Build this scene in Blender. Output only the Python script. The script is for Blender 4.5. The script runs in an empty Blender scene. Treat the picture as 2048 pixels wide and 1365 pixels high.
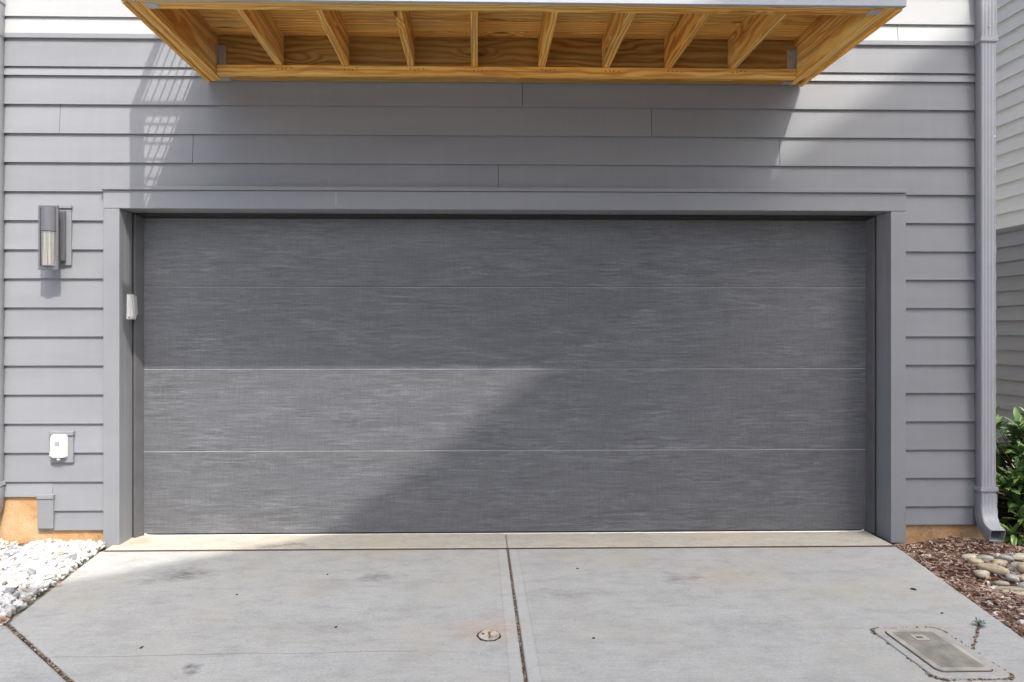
import bpy, bmesh, math, random
from mathutils import Vector, Matrix
R = math.radians
scn = bpy.context.scene
COL = scn.collection

# ------------------------------------------------------------------ camera
F, CX, CY, YAW = 1278.0, 979.0, 667.0, R(1.08)
CAM = Vector((0.0, -4.06, 1.325))
cd = bpy.data.cameras.new('camera'); cam = bpy.data.objects.new('camera', cd); COL.objects.link(cam)
cd.sensor_width = 36; cd.lens = 36 * F / 2048
cd.shift_x = (1024 - CX) / 2048; cd.shift_y = (CY - 682.5) / 2048
cd.clip_start = 0.05; cd.clip_end = 2000
cam.location = CAM; cam.rotation_euler = (R(90), 0, -YAW)
scn.camera = cam

# ------------------------------------------------------------------ sky, sun, exposure
SUN = Vector((0.53, -1.0, 1.535)).normalized()            # towards the sun
w = bpy.data.worlds.new('World'); scn.world = w; w.use_nodes = True
nt = w.node_tree; bg = nt.nodes['Background']
sky = nt.nodes.new('ShaderNodeTexSky'); sky.sky_type = 'NISHITA'; sky.sun_disc = False
sky.sun_elevation = math.asin(SUN.z); sky.sun_rotation = math.atan2(SUN.x, SUN.y)
sky.air_density = 1.0; sky.dust_density = 10.0; sky.ozone_density = 1.0
wb = nt.nodes.new('ShaderNodeMix'); wb.data_type = 'RGBA'; wb.blend_type = 'MULTIPLY'; wb.inputs[0].default_value = 1.0
wb.inputs[7].default_value = (0.90, 1.0, 1.12, 1)         # camera white balance
nt.links.new(sky.outputs[0], wb.inputs[6]); nt.links.new(wb.outputs[2], bg.inputs[0]); bg.inputs[1].default_value = 0.15
sl = bpy.data.lights.new('sun', 'SUN'); sl.energy = 2.35; sl.angle = R(0.4); sl.color = (1.0, 0.965, 0.90)
so = bpy.data.objects.new('sun', sl); COL.objects.link(so); so.location = (6, -8, 25)
so.rotation_euler = SUN.to_track_quat('Z', 'Y').to_euler()
vs = scn.view_settings; vs.view_transform = 'Standard'; vs.look = 'None'; vs.gamma = 1; vs.use_curve_mapping = False
vs.exposure = 1.03

# ------------------------------------------------------------------ measuring helpers (photo pixel -> real plane)
_c, _s = math.cos(YAW), math.sin(YAW)
def ray(px, py):
    u, v = (px - CX) / F, (CY - py) / F
    return Vector((u * _c + _s, -u * _s + _c, v))
def P(px, py, Y):
    r = ray(px, py); t = (Y - CAM.y) / r.y
    return CAM + r * t
def G(px, py, z=0.0):
    r = ray(px, py); t = (z - CAM.z) / r.z
    return CAM + r * t
def PX(px, Y, py=667): return P(px, py, Y).x
def PZ(px, py, Y): return P(px, py, Y).z

# ------------------------------------------------------------------ mesh helpers
class MB:
    def __init__(s): s.v = []; s.f = []; s.sm = []
    def add(s, vs, fs, smooth=False):
        b = len(s.v); s.v += [tuple(v) for v in vs]
        s.f += [tuple(b + i for i in f) for f in fs]; s.sm += [smooth] * len(fs)
        return s
    def box(s, x0, x1, y0, y1, z0, z1):
        return s.add([(x0,y0,z0),(x1,y0,z0),(x1,y1,z0),(x0,y1,z0),(x0,y0,z1),(x1,y0,z1),(x1,y1,z1),(x0,y1,z1)],
              [(0,3,2,1),(4,5,6,7),(0,1,5,4),(1,2,6,5),(2,3,7,6),(3,0,4,7)])
    def obox(s, c, ax, ay, az):
        c = Vector(c); ax, ay, az = Vector(ax), Vector(ay), Vector(az)
        vs = [c + i*ax + j*ay + k*az for k in (-1,1) for (i,j) in ((-1,-1),(1,-1),(1,1),(-1,1))]
        return s.add(vs, [(0,3,2,1),(4,5,6,7),(0,1,5,4),(1,2,6,5),(2,3,7,6),(3,0,4,7)])
    def prism(s, poly, z0, z1):                      # polygon in xy (ccw), extruded in z
        n = len(poly)
        vs = [(p[0],p[1],z0) for p in poly] + [(p[0],p[1],z1) for p in poly]
        fs = [tuple(range(n-1,-1,-1)), tuple(range(n,2*n))] + [(i,(i+1)%n,n+(i+1)%n,n+i) for i in range(n)]
        return s.add(vs, fs)
    def prism_dir(s, prof, d):                       # closed 3-D profile swept by vector d
        n = len(prof); d = Vector(d); p = [Vector(q) for q in prof]
        vs = p + [q + d for q in p]
        fs = [tuple(range(n-1,-1,-1)), tuple(range(n,2*n))] + [(i,(i+1)%n,n+(i+1)%n,n+i) for i in range(n)]
        return s.add(vs, fs)
    def loft(s, rings, cap0=True, cap1=True, smooth=True, closed=True):
        n = len(rings[0]); vs = [v for r in rings for v in r]; fs = []
        for k in range(len(rings)-1):
            for i in range(n if closed else n-1):
                j = (i+1) % n
                fs.append((k*n+i, k*n+j, (k+1)*n+j, (k+1)*n+i))
        s.add(vs, fs, smooth)
        if cap0: s.add(rings[0], [tuple(range(n-1,-1,-1))])
        if cap1: s.add(rings[-1], [tuple(range(n))])
        return s
    def cyl(s, c, r, h, n=20, r2=None, smooth=True):  # along z
        r2 = r if r2 is None else r2; c = Vector(c)
        ring = lambda q, z: [c + Vector((q*math.cos(2*math.pi*i/n), q*math.sin(2*math.pi*i/n), z)) for i in range(n)]
        return s.loft([ring(r,0), ring(r2,h)], smooth=smooth)
    def tube(s, pts, rad, n=6):
        pts = [Vector(p) for p in pts]; rings = []
        for i, p in enumerate(pts):
            d = (pts[min(i+1,len(pts)-1)] - pts[max(i-1,0)]).normalized()
            a = d.orthogonal().normalized(); b = d.cross(a)
            r = rad[i] if isinstance(rad, (list,tuple)) else rad
            rings.append([p + r*(math.cos(2*math.pi*k/n)*a + math.sin(2*math.pi*k/n)*b) for k in range(n)])
        return s.loft(rings)
    def build(s, name, mat, parent=None, bevel=0.0, seg=2):
        off = Vector((0,0,0))
        q = parent
        while q is not None: off += q.location; q = q.parent
        me = bpy.data.meshes.new(name)
        me.from_pydata([Vector(v) - off for v in s.v], [], s.f)
        me.polygons.foreach_set('use_smooth', s.sm)
        me.materials.append(mat); me.update()
        o = bpy.data.objects.new(name, me); COL.objects.link(o)
        if parent is not None: o.parent = parent
        if bevel:
            m = o.modifiers.new('bevel', 'BEVEL'); m.width = bevel; m.segments = seg; m.limit_method = 'ANGLE'; m.angle_limit = R(40)
        return o

def thing(name, label, cat, loc, group=None):
    o = bpy.data.objects.new(name, None); COL.objects.link(o); o.location = loc; o.empty_display_size = 0.1
    return tag(o, label, cat, group)
def tag(o, label, cat, group=None):
    o['label'] = label; o['category'] = cat
    if group: o['group'] = group
    return o
def structure(o): o['kind'] = 'structure'; return o
def stuff(o, label, cat): o['kind'] = 'stuff'; o['label'] = label; o['category'] = cat; return o

# ------------------------------------------------------------------ material helpers
class NT:
    def __init__(s, name, rough=0.6, spec=0.5):
        s.m = bpy.data.materials.new(name); s.m.use_nodes = True
        s.t = s.m.node_tree; s.b = s.t.nodes['Principled BSDF']
        s.b.inputs['Roughness'].default_value = rough
        s.b.inputs['Specular IOR Level'].default_value = spec
        s._co = None
    def n(s, kind, **kw):
        nd = s.t.nodes.new('ShaderNode' + kind)
        for k, v in kw.items(): setattr(nd, k, v)
        return nd
    def l(s, a, b): s.t.links.new(a, b)
    def co(s, which='Object'):
        if s._co is None: s._co = s.n('TexCoord')
        return s._co.outputs[which]
    def mapping(s, vec, scale=(1,1,1), loc=(0,0,0), rot=(0,0,0)):
        m = s.n('Mapping'); m.inputs['Scale'].default_value = scale; m.inputs['Location'].default_value = loc
        m.inputs['Rotation'].default_value = rot; s.l(vec, m.inputs[0]); return m.outputs[0]
    def noise(s, vec, scale, detail=4, rough=0.55, dist=0.0):
        n = s.n('TexNoise'); n.inputs['Scale'].default_value = scale; n.inputs['Detail'].default_value = detail
        n.inputs['Roughness'].default_value = rough; n.inputs['Distortion'].default_value = dist
        s.l(vec, n.inputs['Vector']); return n.outputs['Fac']
    def voro(s, vec, scale, out='Distance', rnd=1.0):
        n = s.n('TexVoronoi'); n.inputs['Scale'].default_value = scale; n.inputs['Randomness'].default_value = rnd
        s.l(vec, n.inputs['Vector']); return n.outputs[out]
    def ramp(s, fac, stops, interp='LINEAR'):
        r = s.n('ValToRGB'); r.color_ramp.interpolation = interp
        e = r.color_ramp.elements
        while len(e) < len(stops): e.new(0.5)
        for el, (p, c) in zip(e, stops):
            el.position = p; el.color = (c, c, c, 1) if not isinstance(c, tuple) else (*c, 1)
        s.l(fac, r.inputs[0]); return r.outputs[0]
    def mix(s, fac, a, b, blend='MIX'):
        m = s.n('Mix', data_type='RGBA', blend_type=blend)
        for sock, val in ((m.inputs[0], fac), (m.inputs[6], a), (m.inputs[7], b)):
            if isinstance(val, (int, float)): sock.default_value = val
            elif isinstance(val, tuple): sock.default_value = (*val, 1)
            else: s.l(val, sock)
        return m.outputs[2]
    def math(s, op, a, b=0.0, clamp=False):
        m = s.n('Math', operation=op, use_clamp=clamp)
        for sock, val in ((m.inputs[0], a), (m.inputs[1], b)):
            if isinstance(val, (int, float)): sock.default_value = val
            else: s.l(val, sock)
        return m.outputs[0]
    def vadd(s, a, b):
        m = s.n('VectorMath', operation='ADD'); s.l(a, m.inputs[0])
        if isinstance(b, tuple): m.inputs[1].default_value = b
        else: s.l(b, m.inputs[1])
        return m.outputs[0]
    def color(s, c):
        if isinstance(c, tuple): s.b.inputs['Base Color'].default_value = (*c, 1)
        else: s.l(c, s.b.inputs['Base Color'])
        return s
    def rough(s, r): s.l(r, s.b.inputs['Roughness']); return s
    def bump(s, h, strength=0.3, dist=0.01):
        b = s.n('Bump'); b.inputs['Strength'].default_value = strength; b.inputs['Distance'].default_value = dist
        s.l(h, b.inputs['Height']); s.l(b.outputs[0], s.b.inputs['Normal']); return s

def paint(name, c, rough=0.55, var=0.06, specks=True, axis=0):
    k = NT(name, rough, 0.4); co = k.co()
    sc = (0.6, 3, 3) if axis == 0 else (3, 0.6, 3)
    n1 = k.noise(k.mapping(co, sc), 2.2, 5)
    lo = tuple(x*(1-var) for x in c); hi = tuple(min(1, x*(1+var)) for x in c)
    col = k.ramp(n1, [(0.3, lo), (0.7, hi)])
    # very faint streaks of dust running down
    n2 = k.noise(k.mapping(co, (14, 14, 0.8)), 1.5, 3)
    col = k.mix(k.ramp(n2, [(0.5, 0.0), (0.75, 0.10)]), col, tuple(min(1, x*1.25+0.02) for x in c))
    geo = k.n('NewGeometry'); col = k.mix(1.0, col, k.ramp(geo.outputs['Random Per Island'], [(0.0, 0.95), (1.0, 1.045)]), 'MULTIPLY')
    st_ = k.noise(k.mapping(co, (5, 5, 0.7)), 1.3, 5, 0.7); col = k.mix(k.ramp(st_, [(0.60, 0.0), (0.80, 0.22)]), col, tuple(x*0.78 for x in c))
    if specks:
        v = k.voro(co, 5.0); sp = k.ramp(v, [(0.0, 1.0), (0.022, 1.0), (0.026, 0.0)])
        m = k.noise(co, 0.9, 2); sp = k.math('MULTIPLY', sp, k.ramp(m, [(0.52, 0.0), (0.56, 1.0)]))
        col = k.mix(sp, col, (0.75, 0.75, 0.74))
    k.color(col)
    g = k.noise(k.mapping(co, (1, 6, 6) if axis == 0 else (6, 1, 6)), 60, 4)
    k.bump(g, 0.12, 0.003)
    return k.m

def wood(name, axis, tone=1.0):
    k = NT(name, 0.62, 0.3)
    geo = k.n('NewGeometry'); rnd = geo.outputs['Random Per Island']
    info = k.n('ObjectInfo')
    r = k.math('FRACT', k.math('ADD', rnd, k.math('MULTIPLY', info.outputs['Random'], 5.37)))
    cx = k.n('CombineXYZ'); 
    k.l(k.math('MULTIPLY', r, 13.7), cx.inputs[0]); k.l(k.math('MULTIPLY', r, 7.3), cx.inputs[1]); k.l(k.math('MULTIPLY', r, 3.1), cx.inputs[2])
    base = k.vadd(k.co(), cx.outputs[0])
    along = (0.35, 1, 1) if axis == 'X' else (1, 0.35, 1)
    v = k.mapping(base, along)
    # knots
    kn = k.voro(k.mapping(base, (1.0, 3.4, 3.4) if axis == 'X' else (3.4, 1.0, 3.4)), 1.7)
    knot = k.ramp(kn, [(0.045, 1.0), (0.12, 0.0)])
    knear = k.ramp(kn, [(0.0, 1.0), (0.30, 0.0)])
    warp = k.noise(v, 4.0, 3, 0.5)
    # grain rings
    wv = k.n('TexWave', wave_type='RINGS', rings_direction=axis)
    wv.inputs['Scale'].default_value = 17; wv.inputs['Distortion'].default_value = 2.2; wv.inputs['Detail'].default_value = 3.5; wv.inputs['Detail Scale'].default_value = 0.5
    cc = k.n('CombineXYZ'); k.l(k.math('MULTIPLY', k.math('ADD', warp, k.math('MULTIPLY', knear, 0.5)), 0.075), cc.inputs[2]); k.l(cc.inputs[2].links[0].from_socket, cc.inputs[1] if axis == 'X' else cc.inputs[0])
    k.l(k.vadd(k.mapping(base, (0.10, 1, 1) if axis == 'X' else (1, 0.10, 1), (0, 0.07, 0.05)), cc.outputs[0]), wv.inputs['Vector'])
    fine = k.noise(k.mapping(base, (2, 90, 90) if axis == 'X' else (90, 2, 90)), 1.6, 4, 0.6)
    grain = k.math('ADD', k.math('MULTIPLY', wv.outputs['Fac'], k.ramp(k.noise(v, 2.3, 3), [(0.3, 0.30), (0.7, 0.62)])), k.math('MULTIPLY', fine, 0.42))
    t = tone
    thin = k.ramp(k.noise(k.mapping(base, (0.8, 46, 46) if axis == 'X' else (46, 0.8, 46)), 1.2, 3, 0.6), [(0.51, 0.0), (0.66, 0.70)])
    col = k.ramp(grain, [(0.15, (0.90*t,0.65*t,0.25*t)), (0.42, (0.85*t,0.53*t,0.155*t)), (0.68, (0.66*t,0.33*t,0.075*t)), (0.95, (0.36*t,0.145*t,0.030*t))])
    tint = k.ramp(k.noise(v, 1.7, 3), [(0.35, (0.99,0.98,0.90)), (0.65, (1.0,0.80,0.54))])
    col = k.mix(1.0, col, tint, 'MULTIPLY')
    br = k.ramp(r, [(0.0, 0.76), (0.35, 1.06), (0.7, 0.88), (1.0, 1.1)]); col = k.mix(1.0, col, br, 'MULTIPLY')
    col = k.mix(thin, col, (0.36*t, 0.19*t, 0.06*t))
    col = k.mix(k.math('MULTIPLY', knot, 0.85), col, (0.10, 0.045, 0.016))
    # grey weathering
    wz = k.ramp(k.noise(v, 3.1, 5, 0.7), [(0.52, 0.0), (0.72, 0.45)])
    col = k.mix(wz, col, (0.40, 0.34, 0.25))
    k.color(col); k.bump(grain, 0.25, 0.002)
    return k.m

def concrete(name, base=(0.40,0.398,0.388), stains=(), joint=None):
    k = NT(name, 0.85, 0.25); co = k.co()
    big = k.noise(co, 1.1, 5, 0.6); mid = k.noise(k.mapping(co, (1.7, 2.8, 1)), 4.2, 7, 0.72); fin = k.noise(co, 85, 4, 0.8)
    lo = tuple(x*0.86 for x in base); hi = tuple(min(1, x*1.10) for x in base)
    col = k.ramp(big, [(0.3, lo), (0.72, hi)])
    col = k.mix(0.62, col, k.ramp(mid, [(0.28, tuple(x*0.68 for x in base)), (0.5, base), (0.75, tuple(min(1, x*1.13) for x in base))]))
    col = k.mix(1.0, col, k.ramp(fin, [(0.25, 0.74), (0.55, 1.0), (0.8, 1.12)]), 'MULTIPLY')
    # broom marks along x
    br = k.noise(k.mapping(co, (2.0, 70, 1)), 2.2, 4, 0.7)
    col = k.mix(1.0, col, k.ramp(br, [(0.3, 0.90), (0.6, 1.05)]), 'MULTIPLY')
    # warm iron-tinged patches
    wp = k.ramp(k.noise(k.vadd(co, (3.3, 1.7, 0)), 1.7, 5, 0.65), [(0.50, 0.0), (0.72, 0.7)])
    col = k.mix(wp, col, (base[0]*1.0, base[1]*0.93, base[2]*0.80))
    gp_ = k.ramp(k.noise(k.mapping(k.vadd(co, (7.1, 2.2, 0)), (1.0, 1.6, 1)), 2.6, 7, 0.74), [(0.50, 0.0), (0.70, 0.55)])
    col = k.mix(gp_, col, tuple(x*0.70 for x in base))
    # pits
    pv = k.voro(co, 26); pm = k.ramp(k.noise(co, 2.3, 3), [(0.46, 0.0), (0.56, 1.0)])
    col = k.mix(k.math('MULTIPLY', k.ramp(pv, [(0.05, 0.55), (0.11, 0.0)]), pm), col, (0.16, 0.14, 0.12))
    nz = k.noise(k.mapping(co, (1, 2.2, 1)), 16, 5, 0.75)
    nc = k.n('TexNoise'); nc.inputs['Scale'].default_value = 9; nc.inputs['Detail'].default_value = 4; k.l(co, nc.inputs['Vector'])
    sub = k.n('VectorMath', operation='SUBTRACT'); k.l(nc.outputs['Color'], sub.inputs[0]); sub.inputs[1].default_value = (0.5,0.5,0.5)
    scl = k.n('VectorMath', operation='SCALE'); k.l(sub.outputs[0], scl.inputs[0]); scl.inputs['Scale'].default_value = 0.16
    wco = k.vadd(co, scl.outputs[0])
    for (x, y, rx, ry, c, a) in stains:
        m = k.mapping(wco, (1/rx, 1/ry, 0), (-x/rx, -y/ry, 0))
        d = k.n('VectorMath', operation='LENGTH'); k.l(m, d.inputs[0])
        f = k.math('MULTIPLY', k.ramp(d.outputs['Value'], [(0.15, 1.0), (1.0, 0.0)]), k.ramp(nz, [(0.36, 0.0), (0.58, a)]))
        col = k.mix(f, col, c)
    if joint:
        sx = k.n('SeparateXYZ'); k.l(co, sx.inputs[0]); X, Y = sx.outputs[0], sx.outputs[1]
        band = lambda v, c, w_: k.ramp(k.math('ABSOLUTE', k.math('SUBTRACT', v, c)), [(0.0, 1.0), (w_, 0.0)])
        ax_ = k.math('ABSOLUTE', k.math('SUBTRACT', X, joint[0]))
        lm = k.math('MULTIPLY', band(ax_, 0.062, 0.003), k.ramp(nz, [(0.35, 0.0), (0.6, 0.55)]))
        col = k.mix(lm, col, (0.20, 0.19, 0.17))
        col = k.mix(k.math('MULTIPLY', k.ramp(ax_, [(0.05, 0.16), (0.062, 0.0)]), 1.0), col, (0.52, 0.515, 0.50))
        cy = k.math('ADD', k.math('MULTIPLY', k.math('SUBTRACT', k.noise(co, 2.5, 4), 0.5), 0.05), k.math('MULTIPLY', X, 0.012))
        cm = k.math('MULTIPLY', band(k.math('SUBTRACT', Y, cy), joint[1], 0.0028), k.math('LESS_THAN', X, -0.25))
        col = k.mix(k.math('MULTIPLY', cm, 0.6), col, (0.10, 0.09, 0.08))
    k.color(col)
    k.bump(k.math('ADD', k.math('MULTIPLY', fin, 0.4), k.math('ADD', br, k.math('MULTIPLY', mid, 0.6))), 0.28, 0.004)
    return k.m

def plain(name, c, rough=0.5, metal=0.0, var=0.1, scale=20, bump=0.1, spec=0.5):
    k = NT(name, rough, spec); co = k.co(); k.b.inputs['Metallic'].default_value = metal
    n = k.noise(co, scale, 5, 0.6)
    k.color(k.ramp(n, [(0.3, tuple(x*(1-var) for x in c)), (0.7, tuple(min(1, x*(1+var)) for x in c))]))
    if bump: k.bump(n, bump, 0.003)
    return k.m

GREY = (0.230, 0.233, 0.246)
M = {}
M['siding'] = paint('grey siding paint', GREY, 0.55, 0.06, False)
M['trim'] = paint('grey trim paint', (0.242, 0.245, 0.258), 0.5, 0.04)
M['white_render'] = paint('townhouse paint', (0.80, 0.80, 0.78), 0.55, 0.03, False)
M['white_siding'] = paint('white siding paint', (0.39, 0.392, 0.39), 0.55, 0.03, False)
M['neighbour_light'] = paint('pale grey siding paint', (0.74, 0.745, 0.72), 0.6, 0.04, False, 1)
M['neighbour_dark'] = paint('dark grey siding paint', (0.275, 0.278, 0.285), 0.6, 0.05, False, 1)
M['fascia'] = paint('fascia paint', (0.40, 0.41, 0.44), 0.5, 0.04, False)
M['pipe'] = paint('downspout paint', (0.335, 0.338, 0.362), 0.38, 0.04, True)
M['wood_x'] = wood('pine along x', 'X'); M['wood_y'] = wood('pine along y', 'Y')
M['wood_board'] = wood('pine decking', 'X', 1.05); M['wood_shade'] = wood('shaded pine ledger', 'X', 0.54)  # ledger pine toned down: shade of the recess put into its colour
M['steel'] = plain('galvanised steel', (0.55, 0.56, 0.58), 0.45, 0.7, 0.15, 60)
M['dark_metal'] = plain('powder coated metal', (0.15, 0.15, 0.165), 0.42, 0.3, 0.06, 50, 0.03)
M['rail'] = plain('black railing metal', (0.03, 0.03, 0.032), 0.4, 0.2)
M['black'] = plain('black rubber', (0.018, 0.018, 0.018), 0.6)
M['vinyl'] = plain('grey vinyl stop', (0.105, 0.103, 0.108), 0.45, 0, 0.12, 12)
M['seal'] = plain('aluminium retainer', (0.72, 0.71, 0.68), 0.35, 0.3, 0.12, 8)
M['white_plastic'] = plain('white plastic', (0.80, 0.79, 0.76), 0.35, 0, 0.04, 15, 0.0)
M['grey_plastic'] = plain('grey plastic', (0.30, 0.30, 0.31), 0.4, 0, 0.04, 15, 0.0)
M['dark_gap'] = plain('dark gap', (0.02, 0.018, 0.016), 0.9)
M['caulk'] = plain('dried caulk', (0.60, 0.60, 0.59), 0.6)

def m_foundation():
    k = NT('clay stained foundation', 0.9, 0.2); co = k.co()
    a = k.noise(co, 3.2, 5, 0.65); b = k.noise(k.mapping(co, (4, 4, 1)), 6, 5, 0.7); f = k.noise(co, 120, 3)
    col = k.ramp(a, [(0.3, (0.44,0.24,0.10)), (0.5, (0.54,0.34,0.175)), (0.72, (0.58,0.46,0.32))])
    col = k.mix(k.ramp(b, [(0.52, 0.0), (0.72, 0.5)]), col, (0.42, 0.33, 0.24))
    col = k.mix(1.0, col, k.ramp(f, [(0.3, 0.85), (0.7, 1.05)]), 'MULTIPLY')
    sp_ = k.noise(k.vadd(co, (1.3,0,0.4)), 7, 6, 0.75); col = k.mix(k.ramp(sp_, [(0.54, 0.0), (0.70, 0.7)]), col, (0.16, 0.10, 0.065))
    pv = k.voro(co, 38); col = k.mix(k.ramp(pv, [(0.06, 0.7), (0.16, 0.0)]), col, (0.14, 0.085, 0.05))
    k.color(col); k.bump(k.math('ADD', f, k.math('MULTIPLY', b, 1.5)), 0.6, 0.006); return k.m
M['foundation'] = m_foundation()

def m_door():
    k = NT('embossed door steel', 0.42, 0.5); co = k.co()
    weave_h = k.noise(k.mapping(co, (5, 1, 120)), 1.0, 3, 0.7)
    weave_v = k.noise(k.mapping(co, (120, 1, 6)), 1.0, 3, 0.7)
    streak = k.noise(k.mapping(co, (1.7, 1, 17), rot=(0, R(-3.5), 0)), 2.6, 8, 0.74, 0.8)
    broad = k.noise(k.mapping(co, (0.7, 1, 5)), 2.3, 4, 0.6)
    gr = k.noise(k.mapping(co, (1, 1, 1.6)), 75, 3, 0.8)
    pat = k.ramp(k.noise(k.mapping(co, (1.3, 1, 3)), 1.6, 3, 0.5), [(0.40, 0.25), (0.62, 1.0)])
    streak = k.math('ADD', 0.48, k.math('MULTIPLY', k.math('SUBTRACT', streak, 0.48), pat))
    col = k.ramp(streak, [(0.34, (0.086,0.087,0.093)), (0.50, (0.126,0.127,0.135)), (0.58, (0.157,0.158,0.167)), (0.72, (0.235,0.235,0.242))])  # gloss on the embossing put into the colour as lighter streaks
    col = k.mix(1.0, col, k.ramp(weave_h, [(0.3, 0.78), (0.7, 1.22)]), 'MULTIPLY')
    col = k.mix(1.0, col, k.ramp(weave_v, [(0.3, 0.90), (0.7, 1.11)]), 'MULTIPLY')
    col = k.mix(1.0, col, k.ramp(gr, [(0.3, 0.80), (0.7, 1.20)]), 'MULTIPLY')
    col = k.mix(1.0, col, k.ramp(broad, [(0.3, 0.88), (0.7, 1.1)]), 'MULTIPLY')
    k.color(col)
    k.rough(k.ramp(streak, [(0.3, 0.36), (0.7, 0.52)]))
    k.bump(k.math('ADD', k.math('ADD', weave_h, weave_v), k.math('MULTIPLY', streak, 1.2)), 0.35, 0.003)
    return k.m
M['door'] = m_door()

DARK = (0.085, 0.08, 0.075); RUST = (0.45, 0.24, 0.12); TAN = (0.42, 0.33, 0.22)
def st(px, py, wpx, hpx, c, a):
    g = G(px, py); g2 = G(px + wpx/2, py); g3 = G(px, py - hpx/2)
    return (g.x, g.y, abs(g2.x - g.x), abs(g3.y - g.y), c, a)
STAINS = [st(375,1150,150,30,DARK,0.75), st(300,1160,90,14,DARK,0.6), st(745,1155,80,26,DARK,0.7), st(392,1338,50,34,DARK,0.95),
          st(1350,1158,70,28,DARK,0.7), st(1390,1154,50,18,DARK,0.6), st(985,1262,170,60,RUST,0.55), st(1450,1152,230,60,TAN,0.5),
          st(560,1096,150,10,DARK,0.8), st(700,1110,260,30,TAN,0.4), st(1500,1250,300,60,DARK,0.22), st(640,1260,320,60,DARK,0.16),
          st(1130,1190,220,30,DARK,0.3), st(1840,1255,240,26,TAN,0.7), st(1960,1350,200,50,TAN,0.6), st(1600,1100,260,14,TAN,0.5)]
M['concrete'] = concrete('driveway concrete', (0.405,0.399,0.378), STAINS, (0.185, G(400,1306).y))
M['apron'] = concrete('apron concrete', (0.47,0.43,0.36), [st(1420,1076,500,10,TAN,0.4), st(275,1085,60,20,RUST,0.8), st(560,1092,120,8,DARK,0.7)])
M['pavement'] = concrete('pavement concrete', (0.395,0.393,0.38))
M['collar'] = concrete('collar concrete', (0.40,0.385,0.355))

# ================================================================== GROUND
g = MB(); g.add([(-300,-300,-0.09),(300,-300,-0.09),(300,300,-0.09),(-300,300,-0.09)], [(0,1,2,3)])
k = NT('bare earth', 0.95, 0.1); n = k.noise(k.co(), 0.7, 6, 0.7)
k.color(k.ramp(n, [(0.3,(0.32,0.29,0.24)), (0.6,(0.38,0.35,0.29)), (0.8,(0.27,0.27,0.19))]))
structure(g.build('ground', k.m))

XJ = 0.185; YA = -0.118                        # centre joint, apron joint
XL0, XL1 = G(212,1098).x, G(18,1242).x
def lx(y): return XL0 + (XL1 - XL0) * (y + 0.2) / -1.0
e0, e1 = G(1787,1090), G(2046,1275)
def rx(y): return e0.x + (e1.x - e0.x) * (y - e0.y) / (e1.y - e0.y)
d0, d1 = G(18,1245), G(152,1365)
dd = (d1 - d0).normalized()
YN = -9.0
dq = d0 + dd * 6.0
gp = 0.006
left = [(lx(YA), YA-gp), (d0.x, d0.y), (dq.x, dq.y), (XJ-gp, dq.y if dq.y < YN else YN), (XJ-gp, YA-gp)]
# the left slab ends along the diagonal joint, then meets the centre joint
tt = (XJ - gp - d0.x) / dd.x
left = [(lx(YA), YA-0.019), (d0.x, d0.y), (XJ-gp, d0.y + dd.y*tt), (XJ-gp, YA-0.019)]
structure(MB().prism(left, -0.10, 0.0).build('driveway', M['concrete'], bevel=0.008))
right = [(XJ+gp, YA-0.019), (XJ+gp, YN), (rx(-2.6), YN), (rx(-2.6), -2.6), (rx(-1.3), -1.3), (rx(YA), YA-0.019)]
structure(MB().prism(right, -0.10, 0.0).build('driveway', M['concrete'], bevel=0.008))
ax0, ax1 = PX(207,-0.03), PX(1812,-0.03)
structure(MB().box(XL0+0.004, XJ-0.002, YA+0.012, 0.22, -0.10, 0.003).box(XJ+0.002, e0.x-0.006, YA+0.012, 0.22, -0.10, 0.003).build('apron', M['apron'], bevel=0.006))
off = Vector((dd.y, -dd.x, 0)) * 0.012
if off.y > 0: off = -off
pv = [(d0.x+off.x, d0.y+off.y), (-9.0, d0.y+off.y), (-9.0, YN), (XJ-gp-0.02, YN), (XJ-gp-0.02, d0.y+off.y+dd.y*(XJ-gp-0.02-d0.x-off.x)/dd.x)]
structure(MB().prism(pv, -0.10, -0.004).build('pavement', M['pavement'], bevel=0.012))
structure(MB().box(-60, 60, -40, YN-0.02, -0.10, -0.02).build('road', concrete('alley concrete', (0.45,0.445,0.43))))

# ================================================================== HOUSE
house = thing('house', 'grey lap sided house wall with white siding above and a wide garage door', 'house', (0, 0.2, 0))
WX0, WX1 = -5.4, PX(1990, -0.01)
EX = 0.1815; ZB = 1.305
rows = [ZB + EX*i for i in range(-6, 10)]                  # bottoms of the courses
CXL, CXR = PX(207,-0.03), PX(1811,-0.03)                   # outer edges of the door casing
def plank(mb, o, u, n, a, b, z0, z1, th=0.018):
    o, u, n = Vector(o), Vector(u), Vector(n)
    q = lambda out, z: o + u*a + n*out + Vector((0,0,z))
    prof = [q(-0.006,z0+0.016), q(th-0.006,z0+0.014), q(th-0.005,z0), q(th,z0), q(0.004,z1), q(-0.006,z1)]
    mb.prism_dir(prof, u*(b-a))
def course(mb, a, b, z0, z1, joints=(), g=0.0015):
    xs = [a] + sorted(joints) + [b]
    for i in range(len(xs)-1):
        plank(mb, (0,0,0), (1,0,0), (0,-1,0), xs[i]+(g if i else 0), xs[i+1]-(g if i < len(xs)-2 else 0), z0, z1)
sd = MB()
J = {9:[1045], 8:[120,1303], 7:[386], 6:[1559], 5:[997]}   # butt joints read off the photo, by course
row_id = {i: ZB + EX*i for i in range(-6, 10)}
jm = {8:[PX(1045,-.01)], 7:[PX(120,-.01), PX(1303,-.01)], 6:[PX(386,-.01), PX(1559,-.01)], 5:[PX(997,-.01)], 2:[-3.9], 9:[-3.6]}
stub0, stub1 = PX(75,-0.02), PX(106,-0.02)
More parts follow.
